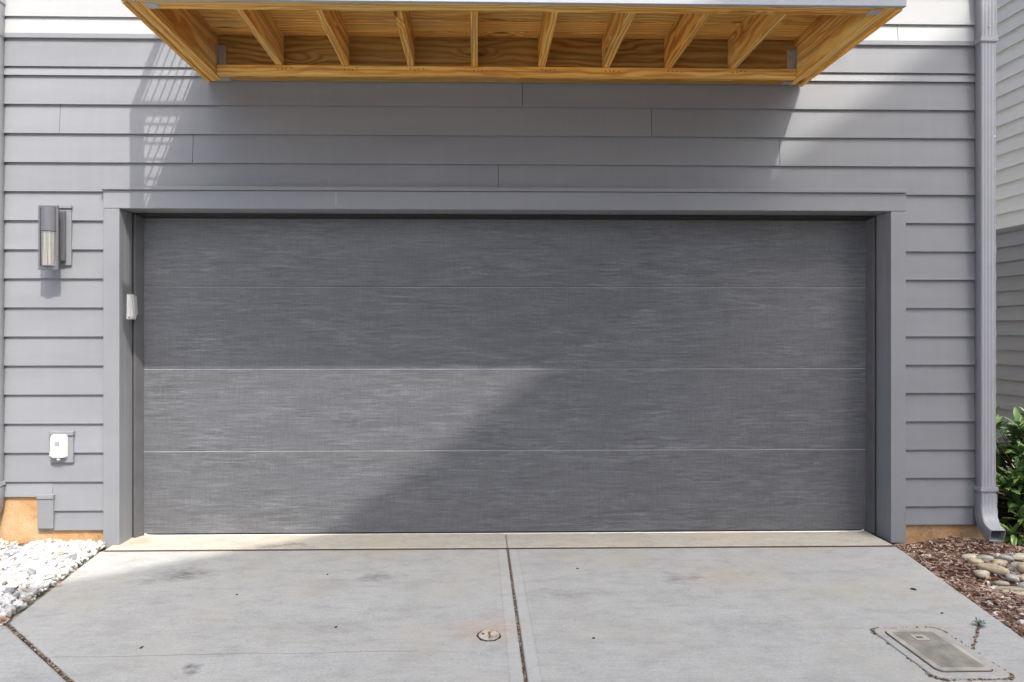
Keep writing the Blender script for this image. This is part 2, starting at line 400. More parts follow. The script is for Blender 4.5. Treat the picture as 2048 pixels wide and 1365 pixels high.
for i in range(-6, 9):
    z0 = row_id[i]; z1 = z0 + EX + 0.012
    if i >= 5: course(sd, WX0, WX1, z0, z1, jm.get(i, []))
    elif i == -6:
        course(sd, stub1-0.01, CXL+0.02, z0, z1); course(sd, CXR-0.02, WX1, z0, z1)
        course(sd, WX0, stub1-0.01, z0+0.088, z1)
    else:
        course(sd, WX0, CXL+0.02, z0, z1, jm.get(i, [])); course(sd, CXR-0.02, WX1, z0, z1)
zl = row_id[-6] - 0.122
course(sd, stub0, CXL+0.02, zl, row_id[-6]+0.012); course(sd, CXR-0.02, WX1, row_id[-6]-0.118, row_id[-6]+0.012)
z9 = row_id[9]
course(sd, WX0, WX1, z9, z9+0.067); course(sd, WX0, WX1, z9+0.055, z9+0.244)
# side wall of the house (faces the neighbour)
for i in range(-6, 11):
    plank(sd, (WX1,0,0), (0,1,0), (1,0,0), 0.0, 9.0, row_id[0]+EX*i, row_id[0]+EX*(i+1)+0.012)
sd.build('siding', M['siding'], house)
zt = z9 + 0.232
MB().box(WX0, WX1, -0.020, 0.0, zt, zt+0.030).build('trim_band', M['trim'], house, 0.002)
us = MB()
z = zt + 0.030
ups = [(z, z+0.105)] + [(z+0.105+EX*i, z+0.105+EX*(i+1)) for i in range(0, 17)]
for i, (a, b) in enumerate(ups):
    course(us, WX0, WX1, a, b+0.012, [PX(1795,-.01)] if i == 0 else [])
    plank(us, (WX1,0,0), (0,1,0), (1,0,0), 0.0, 9.0, a, b+0.012)
us.build('upper_siding', M['white_siding'], house)
ztop = ups[-1][1]
bk = MB().box(WX0, CXL+0.03, 0.006, 0.06, 0.05, ztop).box(CXR-0.03, WX1-0.006, 0.006, 0.06, 0.05, ztop).box(CXL+0.03, CXR-0.03, 0.006, 0.06, 2.2, ztop)
bk.box(WX1-0.06, WX1-0.006, 0.06, 9.0, 0.05, ztop).box(WX0, WX1-0.06, 8.9, 9.0, 0.05, ztop).box(WX0, WX0+0.06, 0.06, 8.9, 0.05, ztop)
bk.build('sheathing', M['dark_gap'], house)
MB().box(WX0, ax0+0.02, -0.001, 0.15, -0.2, row_id[-6]+0.15).build('foundation', M['foundation'], house)
MB().box(ax1-0.02, WX1-0.008, -0.001, 0.15, -0.2, 0.2).box(WX1-0.15, WX1-0.008, 0.15, 9.0, -0.2, 0.2).build('foundation', M['foundation'], house)
rf = MB().prism_dir([(WX0-0.4,-0.55,ztop-0.02), (WX0-0.4,4.4,ztop+2.6), (WX0-0.4,9.4,ztop-0.02), (WX0-0.4,4.4,ztop-0.02+0.0)], (WX1-WX0+0.8,0,0))
rf.build('roof', plain('asphalt shingles', (0.07,0.07,0.075), 0.9, 0, 0.3, 25), house)

# casing, jambs, header
YF, YD = -0.034, 0.165
jl, jr = PX(238.5, YF), PX(1782, YF)
zh0, zh1 = PZ(1024, 420, YF), PZ(1024, 384, YF)
zc = PZ(1024, 376, YF)
cs = MB()
cs.box(CXL, jl, YF, 0.03, -0.012, zh0-0.0015).box(jr, CXR, YF, 0.03, -0.012, zh0-0.0015)
cs.box(CXL, CXR, YF-0.001, 0.03, zh0, zh1)
cs.build('door_casing', M['trim'], house, 0.003)
MB().box(CXL-0.006, CXR-0.0, YF-0.014, 0.0, zh1+0.001, zc).build('drip_cap', M['trim'], house, 0.002)
cl = MB()
cl.box(PX(672,YF)-0.001, PX(672,YF)+0.001, YF-0.0022, YF+0.01, zh0+0.02, zh1-0.012)
cl.build('caulk_line', M['caulk'], house)
JB = 0.006
jm_ = MB().box(jl-0.03, jl, 0.0305, YD+0.08, -0.012, zh0-0.0015).box(jr, jr+0.03, 0.0305, YD+0.08, -0.012, zh0-0.0015).box(jl, jr, 0.0305, YD+0.08, zh0+0.0005, zh0+0.03)
jm_.build('door_jamb', M['trim'], house, 0.0015)
# lamp and outlet mounting blocks, small end board
def block(px0, py0, px1, py1, lip, y=-0.026):
    a, b = P(px0, py1, y), P(px1, py0, y)
    m = MB().box(a.x, b.x, y, 0.0, a.z, b.z - lip - 0.003).box(a.x-0.004, b.x+0.004, y-0.008, 0.0, b.z-lip, b.z)
    return m.build('mounting_block', M['siding'], house, 0.002)
block(88, 411, 142, 531, 0.020); block(100, 863, 146, 926, 0.026)
a, b = P(75,1058,-0.03), P(106,990,-0.03)
MB().box(a.x, b.x, -0.030, 0.0, a.z, b.z-0.028).box(a.x-0.003, b.x+0.003, -0.036, 0.0, b.z-0.026, b.z).build('end_board', M['siding'], house, 0.002)

# garage door
gd = bpy.data.objects.new('garage_door', None); COL.objects.link(gd); gd.parent = house; gd.location = Vector((0, YD-0.2, 0))
seams = [PZ(1000, y, YD) for y in (574, 737.5, 900.5)]
zb = PZ(1000, 1064, YD); ztp = zh0 + 0.02
edges = [ztp] + seams + [zb]
wl = PX(288, YD); wr = PX(1731, YD)
M['edge'] = plain('pale panel edge', (0.30, 0.297, 0.295), 0.45, 0.0, 0.25, 6)  # paler strip along the top of each lower panel
for i in range(4):
    m = MB(); z1, z0 = edges[i], edges[i+1]
    gg = 0.0008
    m.prism_dir([(jl+0.004,YD,z0+gg),(jl+0.004,YD,z1-gg-0.002),(jl+0.004,YD+0.003,z1-gg),(jl+0.004,YD+0.04,z1-gg),(jl+0.004,YD+0.04,z0+gg)], (jr-jl-0.008,0,0))
    m.build('door_panel', M['door'], gd, 0.0012, 2)
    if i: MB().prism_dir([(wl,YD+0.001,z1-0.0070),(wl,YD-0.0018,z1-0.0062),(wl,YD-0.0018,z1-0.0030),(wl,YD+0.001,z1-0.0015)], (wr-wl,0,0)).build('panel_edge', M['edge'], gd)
MB().box(jl+0.004, jr-0.004, YD+0.012, YD+0.05, zb+0.01, ztp).build('door_core', M['dark_gap'], gd)
sp = [(jl+0.055,0), (jr-0.055,0)]
MB().tube([(jl+0.056,YD-0.002,zb-0.001), (jl+0.075,YD-0.004,zb-0.010), (jl+0.14,YD-0.004,zb-0.012), (0,YD-0.004,zb-0.0125), (jr-0.12,YD-0.004,zb-0.011), (jr-0.075,YD-0.004,zb-0.009), (jr-0.056,YD-0.002,zb-0.001)], 0.0062, 8).build('bottom_seal', M['seal'], gd)
MB().box(jl+0.01, jr-0.01, YD+0.004, YD+0.03, 0.0, zb-0.004).build('black_strip', M['black'], gd)
wl = PX(288, YD) ; wr = PX(1731, YD)
stp = MB(); stq = MB()
stp.prism([(jl+0.010,YD-0.055),(jl+0.024,YD-0.055),(wl-0.004,YD-0.012),(wl,YD-0.002),(jl+0.010,YD-0.002)], 0.004, zh0-0.012)
stq.prism([(jr-0.010,YD-0.055),(jr-0.010,YD-0.002),(wr,YD-0.002),(wr+0.004,YD-0.012),(jr-0.024,YD-0.055)], 0.004, zh0-0.012)
stp.build('weather_strip', M['vinyl'], gd, 0.002); stq.build('weather_strip', M['vinyl'], gd, 0.002)
MB().box(jl+0.0015, jl+0.009, YD-0.050, YD-0.003, 0.004, zh0-0.004).build('black_strip', M['black'], gd); MB().box(jr-0.009, jr-0.0015, YD-0.050, YD-0.003, 0.004, zh0-0.004).build('black_strip', M['black'], gd)  # added black strips stand in for the dark gap beside each jamb
tz = PZ(1000, 440, YD)
MB().prism_dir([(jl+0.012,YD-0.05,zh0-0.003),(jl+0.012,YD-0.05,zh0-0.016),(jl+0.012,YD-0.006,tz),(jl+0.012,YD-0.003,zh0-0.003)], (jr-jl-0.024,0,0)).build('weather_strip', M['black'], gd)

# ================================================================== BALCONY
bal = thing('balcony', 'pine framed balcony on the house wall above the garage door, seen from below', 'balcony', (0, 0, 2.87))
ZU = 2.906                                     # underside of the beams
BXL, BXR = PX(415, -0.02), PX(1604, -0.02)
YFR = -1.01                                    # front face of the fascia
ZD = 3.166                                     # underside of the deck boards
LJ, RJ = PX(438,-0.08), PX(1587,-0.08)
MB().box(LJ, RJ, -0.085, -0.02, ZU+0.002, ZD-0.002).build('ledger', M['wood_shade'], bal, 0.003)
strip = MB().box(LJ+0.002, RJ-0.002, -0.127, -0.0865, ZU+0.006, ZU+0.062).build('ledger_strip', M['wood_x'], bal, 0.003)
MB().box(LJ, RJ, YFR+0.022, YFR+0.060, ZU, ZD-0.002).build('front_beam', M['wood_x'], bal, 0.003)
MB().box(LJ, RJ, YFR+0.061, YFR+0.099, ZU+0.002, ZD-0.002).build('front_beam', M['wood_x'], bal, 0.003)
for (a, b, c, d) in ((BXL, BXL+0.020, BXL+0.021, LJ-0.001), (BXR-0.020, BXR, RJ+0.001, BXR-0.021)):
    MB().box(a, b, YFR+0.022, -0.021, ZU-0.010, ZD+0.02).build('side_trim', M['wood_y'], bal, 0.003)
    mid = (c+d)/2
    MB().box(c, mid-0.0005, YFR+0.022, -0.020, ZU, ZD-0.002).box(mid+0.0005, d, YFR+0.022, -0.020, ZU+0.003, ZD-0.002).build('side_beam', M['wood_y'], bal, 0.003)
MB().box(BXL-0.004, BXR+0.004, YFR, YFR+0.021, ZU+0.000, ZD+0.045).build('fascia', M['fascia'], bal, 0.002)
# joists
for px in (557.5, 690, 821.5, 949, 1084, 1212.5, 1338.5, 1466.5):
    x = PX(px, -0.127)
    MB().box(x-0.0205, x+0.0205, YFR+0.100, -0.0875, ZU+0.064, ZD-0.002).build('joist', M['wood_y'], bal, 0.003)
# deck boards
y = YFR + 0.0225; bw = 0.140
while y < -0.03:
    y1 = min(y + bw, -0.022)
    MB().box(BXL-0.0, BXR+0.0, y, y1-0.007, ZD, ZD+0.036).build('deck_board', M['wood_board'], bal, 0.005)
    y += bw
# corner hardware
def bracket(x, sgn):
    m = MB().box(min(x, x+sgn*0.004), max(x, x+sgn*0.004), -0.125, -0.088, ZU+0.075, ZU+0.195)
    m.box(min(x, x+sgn*0.045), max(x, x+sgn*0.045), -0.0905, -0.0865, ZU+0.075, ZU+0.195)
    for zz in (0.10, 0.135, 0.17):
        m.cyl((x+sgn*0.022, -0.093, ZU+zz), 0.006, 0.004, 8)
    m.build('corner_bracket', M['steel'], bal, 0.001)
bracket(LJ+0.001, 1); bracket(RJ-0.001, -1)
for x in (LJ+0.03, RJ-0.03):
    for yy in (-0.055, YFR+0.06):
        MB().box(x-0.03, x+0.03, yy-0.022, yy+0.022, ZU-0.0022, ZU-0.0004).build('metal_tab', M['steel'], bal)
# nail heads under the ledger strip face
nail = None; random.seed(4)
for px in (557.5, 690, 821.5, 949, 1084, 1212.5, 1338.5, 1466.5):
    x = PX(px, -0.127)
    for q in range(4):
        nx, nz = x - 0.004 + q*0.026 + random.uniform(-.004,.004), ZU+0.040+random.uniform(-.006,.006)
        if nail is None: nail = MB().box(-0.003, 0.003, -0.0012, 0.0005, -0.003, 0.003).build('nail', M['dark_gap']); o = nail
        else: o = nail.copy(); COL.objects.link(o)
        o.parent = strip; o.location = Vector((nx, -0.1270, nz)) - bal.location
# railing
ZR = 4.20; DT = ZD + 0.036
def railing(p0, p1, posts, pitch=0.113):
    p0, p1 = Vector(p0), Vector(p1); d = (p1-p0).normalized(); nrm = Vector((-d.y, d.x, 0)); L = (p1-p0).length
    r = MB().obox((p0+p1)/2 + Vector((0,0,ZR-0.013)), d*(L/2), nrm*0.022, Vector((0,0,0.013))).build('railing', M['rail'], bal, 0.003)
    z = ZR - 0.026 - pitch*0.75
    while z > DT + 0.04:
        MB().obox((p0+p1)/2 + Vector((0,0,z)), d*(L/2-0.03), nrm*0.0042, Vector((0,0,0.0042))).build('bar', M['rail'], r)
        z -= pitch
    for t in posts:
        c = p0 + d*(t*L)
        MB().obox(c + Vector((0,0,(DT+ZR-0.026)/2)), d*0.030, nrm*0.030, Vector((0,0,(ZR-0.026-DT)/2-0.0005))).build('post', M['rail'], r, 0.002)
xl, xr, yf = BXL+0.045, BXR-0.045, YFR+0.05
railing((xl-0.022, yf, 0), (xr+0.022, yf, 0), (0.01, 0.333, 0.667, 0.99))
railing((xl, yf+0.023, 0), (xl, -0.03, 0), (0.96,), 0.14)
railing((xr, yf+0.023, 0), (xr, -0.03, 0), (0.96,), 0.14)

# ================================================================== DOWNSPOUTS
def rect_ring(c, ux, uy, hw, hd, ribs=True):
    # rectangular pipe section with corrugated front (front = -uy)
    pts = []
    N = 17
    for i in range(N):
        t = -1 + 2*i/(N-1)
        rib = 0.0022*math.cos(t*math.pi*4.5) if abs(t) < 0.97 else -0.004
        pts.append(c + ux*(hw*t) - uy*(hd + rib))
    for (a, b) in ((1.0,-0.75),(1.0,0.9),(0.93,1.0),(-0.93,1.0),(-1.0,0.9),(-1.0,-0.75)):
        pts.append(c + ux*(hw*a) + uy*(hd*b))
    return pts
def downspout(xc, label, name='downspout', elbow_side=0.0, zlow=0.30, straps=(80, 978)):
    t = thing(name, label, 'downspout', (xc, -0.04, 0))
    ux, uy = Vector((1,0,0)), Vector((0,1,0))
    m = MB()
    m.loft([rect_ring(Vector((xc,-0.042,z)), ux, uy, 0.048, 0.027) for z in (zlow, 1.0, 2.0, PZ(1975,88,-0.04))], False, False)
    m.build('lower_pipe', M['pipe'], t)
    MB().loft([rect_ring(Vector((xc,-0.043,z)), ux, uy, 0.051, 0.029) for z in (PZ(1975,88,-0.04)-0.004, 4.6, 6.2)], False, False).build('upper_pipe', M['pipe'], t)
    # elbow
    path = [Vector((xc+elbow_side*a_, -b_, zlow-c_)) for a_, b_, c_ in ((0,.043,-.03),(0,.043,.02),(.08,.046,.055),(.2,.055,.09),(.36,.070,.122),(.55,.092,.150),(.75,.121,.172),(.9,.155,.187),(1,.190,.197))]
    rings = []; inner = []
    for i, p in enumerate(path):
        d = (path[min(i+1,len(path)-1)] - path[max(i-1,0)]).normalized()
        uyy = ux.cross(-d).normalized() * -1
        uyy = d.cross(ux).normalized()
        if uyy.y < 0: uyy = -uyy
        pl = 0.0025*(i % 2) if i > 1 else 0
        rings.append(rect_ring(p, ux, uyy, 0.053+pl-0.0008*i, 0.031+pl+0.001*i))
        inner.append(rect_ring(p, ux, uyy, 0.050-0.0008*i, 0.028+0.001*i))
    e = MB().loft(rings, False, False); e.loft([list(reversed(r)) for r in inner], False, False)
    e.loft([rings[-1], inner[-1]], False, False, smooth=False)
    e.build('elbow', M['pipe'], t)
    for py in straps:
        z = PZ(1975, py, -0.06)
        s_ = MB().box(xc-0.056, xc+0.056, -0.0765, -0.0735, z-0.014, z+0.014)
        s_.box(xc-0.0555, xc-0.0535, -0.0735, -0.013, z-0.014, z+0.014).box(xc+0.0535, xc+0.0555, -0.0735, -0.013, z-0.014, z+0.014)
        o = s_.build('strap', M['pipe'], t, 0.001)
        MB().cyl((xc, 0, 0), 0.004, 0.003, 8).build('screw', M['steel'], o)
        sc = o.children[0]; sc.data.transform(Matrix.Translation(Vector((0,-0.0765-(-0.04)*0,z)) ) if False else Matrix.Identity(4))
        for v in sc.data.vertices:
            x_, y_, z_ = v.co.x + xc, v.co.y + (-0.04), v.co.z
            v.co = Vector((x_-xc, -0.0765 - z_ + 0.04, z + (v.co.y + 0.04)))
    return t
XDR = PX(1978, -0.07)
downspout(XDR, 'grey corrugated downspout with open elbow at the right corner of the house', elbow_side=-0.045, zlow=0.275)
downspout(PX(11, -0.015) - 0.054, 'grey downspout cut off by the left edge of the photo beside the wall lamp', elbow_side=-0.03, zlow=0.34, straps=(18, 960))

# ================================================================== WALL LAMP, OUTLET COVER, KEYPAD
a, b = P(76.5, 540, -0.115), P(116, 411, -0.115)
lc = (a.x + b.x)/2
lamp = thing('wall_lamp', 'slim dark grey wall lamp with seeded glass cylinder beside the garage door', 'wall lamp', (lc, -0.03, a.z))
fr = MB(); T = 0.011; y0, y1 = -0.117, -0.103
fr.box(a.x, a.x+T, y0, y1, a.z, b.z).box(b.x-T, b.x, y0, y1, a.z, b.z)
fr.box(a.x+T, b.x-T, y0, y1, b.z-T*1.4, b.z).box(a.x+T, b.x-T, y0, y1, a.z, a.z+T*2.0)
fr.build('frame', M['dark_metal'], lamp, 0.0015)
zc0, zc1 = PZ(96, 462.5, -0.11), PZ(96, 419, -0.11)
yc = -0.098; rr = (b.x-a.x)/2 - T - 0.001
MB().cyl((lc, yc, zc0), rr, b.z-T*1.4-zc0-0.001, 28).build('lamp_shade', M['dark_metal'], lamp)
k = NT('seeded glass', 0.12, 0.5); k.b.inputs['Transmission Weight'].default_value = 0.85; k.b.inputs['IOR'].default_value = 1.2
k.color((0.95, 0.94, 0.92)); k.bump(k.noise(k.co(), 220, 3), 0.5, 0.003); M['glass'] = k.m
MB().cyl((lc, yc, a.z+T*2.0+0.002), rr-0.003, zc0-a.z-T*2.0-0.003, 28).build('glass_cylinder', M['glass'], lamp)
k = NT('ribbed diffuser', 0.4); n = k.noise(k.mapping(k.co(), (1,1,0.02)), 95, 2)
k.color(k.ramp(n, [(0.35,(0.10,0.095,0.09)), (0.5,(0.24,0.215,0.19)), (0.68,(0.50,0.47,0.44))]))
MB().cyl((lc, yc, a.z+T*2.0+0.006), rr-0.012, zc0-a.z-T*2.0-0.01, 20).build('diffuser', k.m, lamp)
bz0, bz1 = PZ(122, 522, -0.035), PZ(122, 423, -0.035); bx1 = PX(129, -0.045)
MB().box(bx1-0.105, bx1, -0.048, -0.0265, bz0, bz1).build('back_plate', M['dark_metal'], lamp, 0.002)
MB().box(lc-0.012, lc+0.012, yc+0.030, -0.0485, (bz0+bz1)/2+0.06, (bz0+bz1)/2+0.09).build('arm', M['dark_metal'], lamp)

a, b = P(99.5, 917, -0.056), P(129.5, 871, -0.056)
oc = thing('outlet_cover', 'white weatherproof outlet cover on its grey block low on the left wall', 'outlet cover', ((a.x+b.x)/2, -0.03, a.z))
def rrect(x0, x1, z0, z1, r, y, n=4):
    pts = []
    for (cx, cz, a0) in ((x1-r,z0+r,-90),(x1-r,z1-r,0),(x0+r,z1-r,90),(x0+r,z0+r,180)):
        for i in range(n+1):
            t = R(a0 + 90*i/n); pts.append(Vector((cx+r*math.cos(t), y, cz+r*math.sin(t))))
    return pts
cv = MB().loft([rrect(a.x-0.001,b.x+0.001,a.z-0.003,b.z+0.001,0.012,-0.027), rrect(a.x,b.x,a.z,b.z,0.016,-0.050), rrect(a.x+0.006,b.x-0.006,a.z+0.006,b.z-0.006,0.014,-0.056)], True, True, smooth=False)
cv.build('cover', M['white_plastic'], oc, 0.002)
wx0, wx1 = PX(109,-0.056), PX(119,-0.056); wz0, wz1 = PZ(114,908,-0.056), PZ(114,884,-0.056)
MB().box(wx0, wx1, -0.0575, -0.0555, wz0+0.045, wz1).build('window', M['grey_plastic'], oc)
MB().box(wx0, wx1, -0.0580, -0.0555, wz0, wz0+0.044).build('latch', plain('pale grey plastic', (0.68,0.67,0.64), 0.4), oc, 0.001)
MB().box((a.x+b.x)/2-0.008, (a.x+b.x)/2+0.008, -0.048, -0.034, a.z-0.014, a.z-0.0045).build('hinge', M['white_plastic'], oc, 0.001)
MB().box(a.x-0.007, a.x-0.0005, -0.048, -0.032, a.z+0.012, a.z+0.034).build('clip', M['white_plastic'], oc, 0.001)

# keypad on the face of the left jamb
kz0, kz1 = PZ(262, 639, 0.07), PZ(262, 589, 0.07)
kp = thing('keypad', 'white garage keypad with sliding cover on the left door jamb', 'keypad', (jl, 0.08, kz0))
kb = MB(); ya, yb = 0.045, 0.120
prof0 = [(jl+0.0005, ya+0.000), (jl+0.016, ya+0.004), (jl+0.024, ya+0.020), (jl+0.026, yb-0.012), (jl+0.018, yb), (jl+0.0005, yb)]
kb.loft([[Vector((x_, y_, kz0)) for x_, y_ in prof0], [Vector((jl+(x_-jl)*1.25, y_, kz0+0.02)) for x_, y_ in prof0], [Vector((jl+(x_-jl)*0.8, y_+0.004, kz1-0.012)) for x_, y_ in prof0], [Vector((jl+(x_-jl)*0.55, y_+0.004, kz1)) for x_, y_ in prof0]], smooth=False)
kb.build('body', M['white_plastic'], kp, 0.002)
MB().obox((jl+0.030, (ya+yb)/2+0.016, (kz0+kz1)/2+0.012), (0.002,0.0,0), (0,0.020,0), (-0.005,0,0.062)).build('sliding_cover', plain('light grey plastic', (0.55,0.55,0.55), 0.4), kp, 0.001)
MB().box(jl+0.012, jl+0.020, ya-0.002, ya+0.003, kz0+0.006, kz0+0.016).build('tab', M['grey_plastic'], kp)

# ================================================================== UTILITY COVER, CLEANOUT CAP
def rpoly(x0, x1, y0, y1, r, n=6):
    pts = []
    for (cx, cy, a0) in ((x1-r,y0+r,-90),(x1-r,y1-r,0),(x0+r,y1-r,90),(x0+r,y0+r,180)):
        for i in range(n+1):
            t = R(a0+90*i/n); pts.append((cx+r*math.cos(t), cy+r*math.sin(t)))
    return pts
u0, u1, u2, u3 = G(1778,1264), G(1883,1270), G(1968,1344), G(1868,1345)
ux0, ux1 = (u0.x+u3.x)/2, (u1.x+u2.x)/2; uy1, uy0 = (u0.y+u1.y)/2, (u2.y+u3.y)/2
uc = thing('utility_cover', 'ribbed grey utility box lid in a concrete collar at the right of the driveway', 'utility cover', ((ux0+ux1)/2, (uy0+uy1)/2, 0))
MB().prism(rpoly(ux0-0.050, ux1+0.055, uy0-0.055, uy1+0.045, 0.05), -0.02, 0.0060).build('collar', M['collar'], uc, 0.004)
MB().prism(rpoly(ux0-0.013, ux1+0.013, uy0-0.013, uy1+0.012, 0.030), 0.0, 0.0072).build('rim', M['dark_gap'], uc)
lid = MB().prism(rpoly(ux0-0.009, ux1+0.009, uy0-0.009, uy1+0.008, 0.026), 0.0, 0.012)
x = ux0 + 0.018
while x < ux1 - 0.014:
    lid.box(x, x+0.0042, uy0+0.012, uy1-0.012, 0.0122, 0.0142); x += 0.0085
M['lid'] = plain('weathered lid polymer', (0.37,0.345,0.285), 0.9, 0, 0.28, 14, 0.2, 0.15)
ld = lid.build('lid', M['lid'], uc, 0.001)
MB().box(ux0+0.070, ux0+0.130, uy1-0.095, uy1-0.045, 0.0144, 0.0165).build('badge', M['lid'], uc, 0.001)
MB().box(ux0+0.082, ux0+0.112, uy1-0.076, uy1-0.066, 0.0166, 0.0172).build('pick_hole', M['dark_gap'], uc)

cc = G(978, 1272); cr = 0.049
co_ = thing('cleanout_cap', 'round off white cleanout cap set in the driveway beside the centre joint', 'drain cap', (cc.x, cc.y, 0))
def ringpoly(c, r, n, jit=0.0, seed=0):
    rnd = random.Random(seed)
    return [(c.x+(r+rnd.uniform(-jit,jit))*math.cos(2*math.pi*i/n), c.y+(r+rnd.uniform(-jit,jit))*math.sin(2*math.pi*i/n)) for i in range(n)]
MB().prism(ringpoly(cc, cr+0.003, 40, 0.004, 3), -0.02, 0.0022).build('hole_edge', M['dark_gap'], co_)
k = NT('dirty white plastic', 0.5); n = k.noise(k.co(), 22, 5, 0.7)
k.color(k.ramp(n, [(0.36,(0.56,0.51,0.43)), (0.52,(0.46,0.40,0.32)), (0.66,(0.20,0.13,0.08))])); M['cap'] = k.m
MB().prism(ringpoly(cc, cr-0.003, 40), 0.0, 0.0055).build('cap', M['cap'], co_, 0.002)
MB().prism([(cc.x-.004,cc.y-.034),(cc.x+.003,cc.y-.03),(cc.x+.009,cc.y-.012),(cc.x+.005,cc.y+.006),(cc.x+.010,cc.y+.022),(cc.x+.001,cc.y+.030),(cc.x-.006,cc.y+.012),(cc.x-.001,cc.y-.008)], 0.0057, 0.0066).build('slot', plain('rust dirt', (0.17,0.09,0.045), 0.9, 0, 0.4, 60), co_)
MB().cyl((cc.x-0.026, cc.y+0.006, 0.0057), 0.006, 0.001, 14).build('screw_hole', M['dark_gap'], co_)

# ================================================================== GRAVEL, MULCH, STONES
def rock(mb, c, sx, sy, sz, rz, rnd, sub=1, rough=0.18, tilt=0.3, smooth=False):
    bm = bmesh.new(); bmesh.ops.create_icosphere(bm, subdivisions=sub, radius=1)
    m = Matrix.Translation(c) @ Matrix.Rotation(rz,4,'Z') @ Matrix.Rotation(rnd.uniform(-tilt,tilt),4,'X') @ Matrix.Rotation(rnd.uniform(-tilt,tilt),4,'Y') @ Matrix.Diagonal((sx,sy,sz,1))
    vs = []
    for v in bm.verts:
        q = v.co * (1 + rnd.uniform(-rough, rough)); vs.append(m @ q)
    fs = [tuple(v.index for v in f.verts) for f in bm.faces]
    bm.free(); mb.add(vs, fs, smooth)
rnd = random.Random(11)
k = NT('white marble chips', 0.6, 0.3); geo = k.n('NewGeometry'); rpi = geo.outputs['Random Per Island']
col = k.ramp(rpi, [(0.0,(0.66,0.655,0.64)), (0.55,(0.56,0.558,0.545)), (0.74,(0.40,0.40,0.405)), (0.86,(0.47,0.38,0.29)), (0.95,(0.19,0.19,0.205))])
col = k.mix(k.ramp(k.noise(k.co(), 45, 4), [(0.5,0.0),(0.75,0.45)]), col, (0.50,0.45,0.38)); k.color(col); k.bump(k.noise(k.co(), 90, 4), 0.4, 0.003); M['gravel'] = k.m
gv = MB()
structure(MB().add([(-9,0.1,-0.03),(-9,d0.y-0.2,-0.03),(XL0+0.15,d0.y-0.2,-0.03),(XL0+0.15,0.1,-0.03)],[(0,1,2,3)]).build('gravel_soil', plain('soil under gravel', (0.36,0.31,0.25), 0.95, 0, 0.3, 30)))
for i in range(5200):
    y = rnd.uniform(d0.y-0.01, 0.0); x = lx(y) - 0.015 - abs(rnd.gauss(0, 0.55)) if rnd.random() < 0.6 else lx(y) - rnd.uniform(0, 1.3)
    s = rnd.choice((0.005,0.007,0.009,0.011,0.014,0.018,0.026)) * rnd.uniform(0.8,1.2)
    if x + s > lx(y) - 0.002 or y - s < d0.y + 0.0: 
        if rnd.random() > 0.12: continue
    rock(gv, Vector((x, y, rnd.uniform(-0.022, 0.010) + 0.016*max(0,(y+1.2)))), s*rnd.uniform(0.9,1.6), s*rnd.uniform(0.7,1.0), s*rnd.uniform(0.45,0.8), rnd.uniform(0,6.3), rnd, 1, 0.30, 0.6)
stuff(gv.build('gravel', M['gravel']), 'bed of white crushed marble gravel along the left side of the driveway', 'gravel')

# mulch bed
k = NT('mulch base', 0.95, 0.1); n = k.noise(k.co(), 60, 5, 0.75)
k.color(k.ramp(n, [(0.3,(0.05,0.026,0.018)), (0.55,(0.16,0.085,0.058)), (0.8,(0.30,0.185,0.13))])); k.bump(n, 0.9, 0.02); M['soil'] = k.m
mv = []
nx, ny = 60, 70
def mz(x, y):
    return -0.030 + 0.020*math.sin(x*5.1+1)*math.sin(y*4.3) + 0.015*math.sin(x*11+y*9) + 0.022*min(1, max(0, (x-rx(min(y,-0.2)))*2.5))
for j in range(ny+1):
    y = -2.7 + (4.7)*j/ny
    x0_ = (rx(min(y,-0.15)) + 0.004) if y < -0.1 else 2.2
    for i in range(nx+1):
        x = x0_ + (7.5-x0_)*(i/nx)**1.5
        mv.append((x, y, mz(x, y)))
mf = [(j*(nx+1)+i, j*(nx+1)+i+1, (j+1)*(nx+1)+i+1, (j+1)*(nx+1)+i) for j in range(ny) for i in range(nx)]
structure(MB().add(mv, mf, True).build('soil_bed', M['soil']))
k = NT('shredded bark', 0.9, 0.15); geo = k.n('NewGeometry')
k.color(k.ramp(geo.outputs['Random Per Island'], [(0.0,(0.10,0.055,0.039)), (0.4,(0.25,0.148,0.105)), (0.7,(0.37,0.24,0.18)), (0.86,(0.50,0.37,0.285)), (0.95,(0.58,0.46,0.37)), (1.0,(0.66,0.56,0.46))])); M['mulch'] = k.m
mu = MB(); rnd = random.Random(5)
for i in range(14000):
    y = rnd.uniform(-1.75, 0.30) if rnd.random() < 0.88 else rnd.uniform(0.2, 1.8)
    x = rx(min(y, -0.15)) + abs(rnd.gauss(0, 0.50)) if rnd.random() < 0.8 else rnd.uniform(2.5, 4.8)
    if y > -0.02 and x < WX1 + 0.0: continue
    if y < -0.45 and x > 2.62 - 0.25*(y+0.45) and rnd.random() < 0.45: continue
    L = rnd.uniform(0.005, 0.022); W_ = rnd.uniform(0.0012, 0.004); a = rnd.uniform(0, 6.3); e = rnd.gauss(0, 0.28)
    d = Vector((math.cos(a)*math.cos(e), math.sin(a)*math.cos(e), math.sin(e))); s_ = d.orthogonal().normalized(); u_ = d.cross(s_)
    if abs(u_.z) < abs(s_.z): s_, u_ = u_, s_
    mu.obox(Vector((x, y, mz(x, y)+rnd.uniform(0.0, 0.016))), d*L, s_*W_, u_*W_*0.5)
stuff(mu.build('mulch', M['mulch']), 'reddish brown shredded bark mulch in the bed right of the driveway', 'mulch')
gv2 = MB(); rnd = random.Random(21)
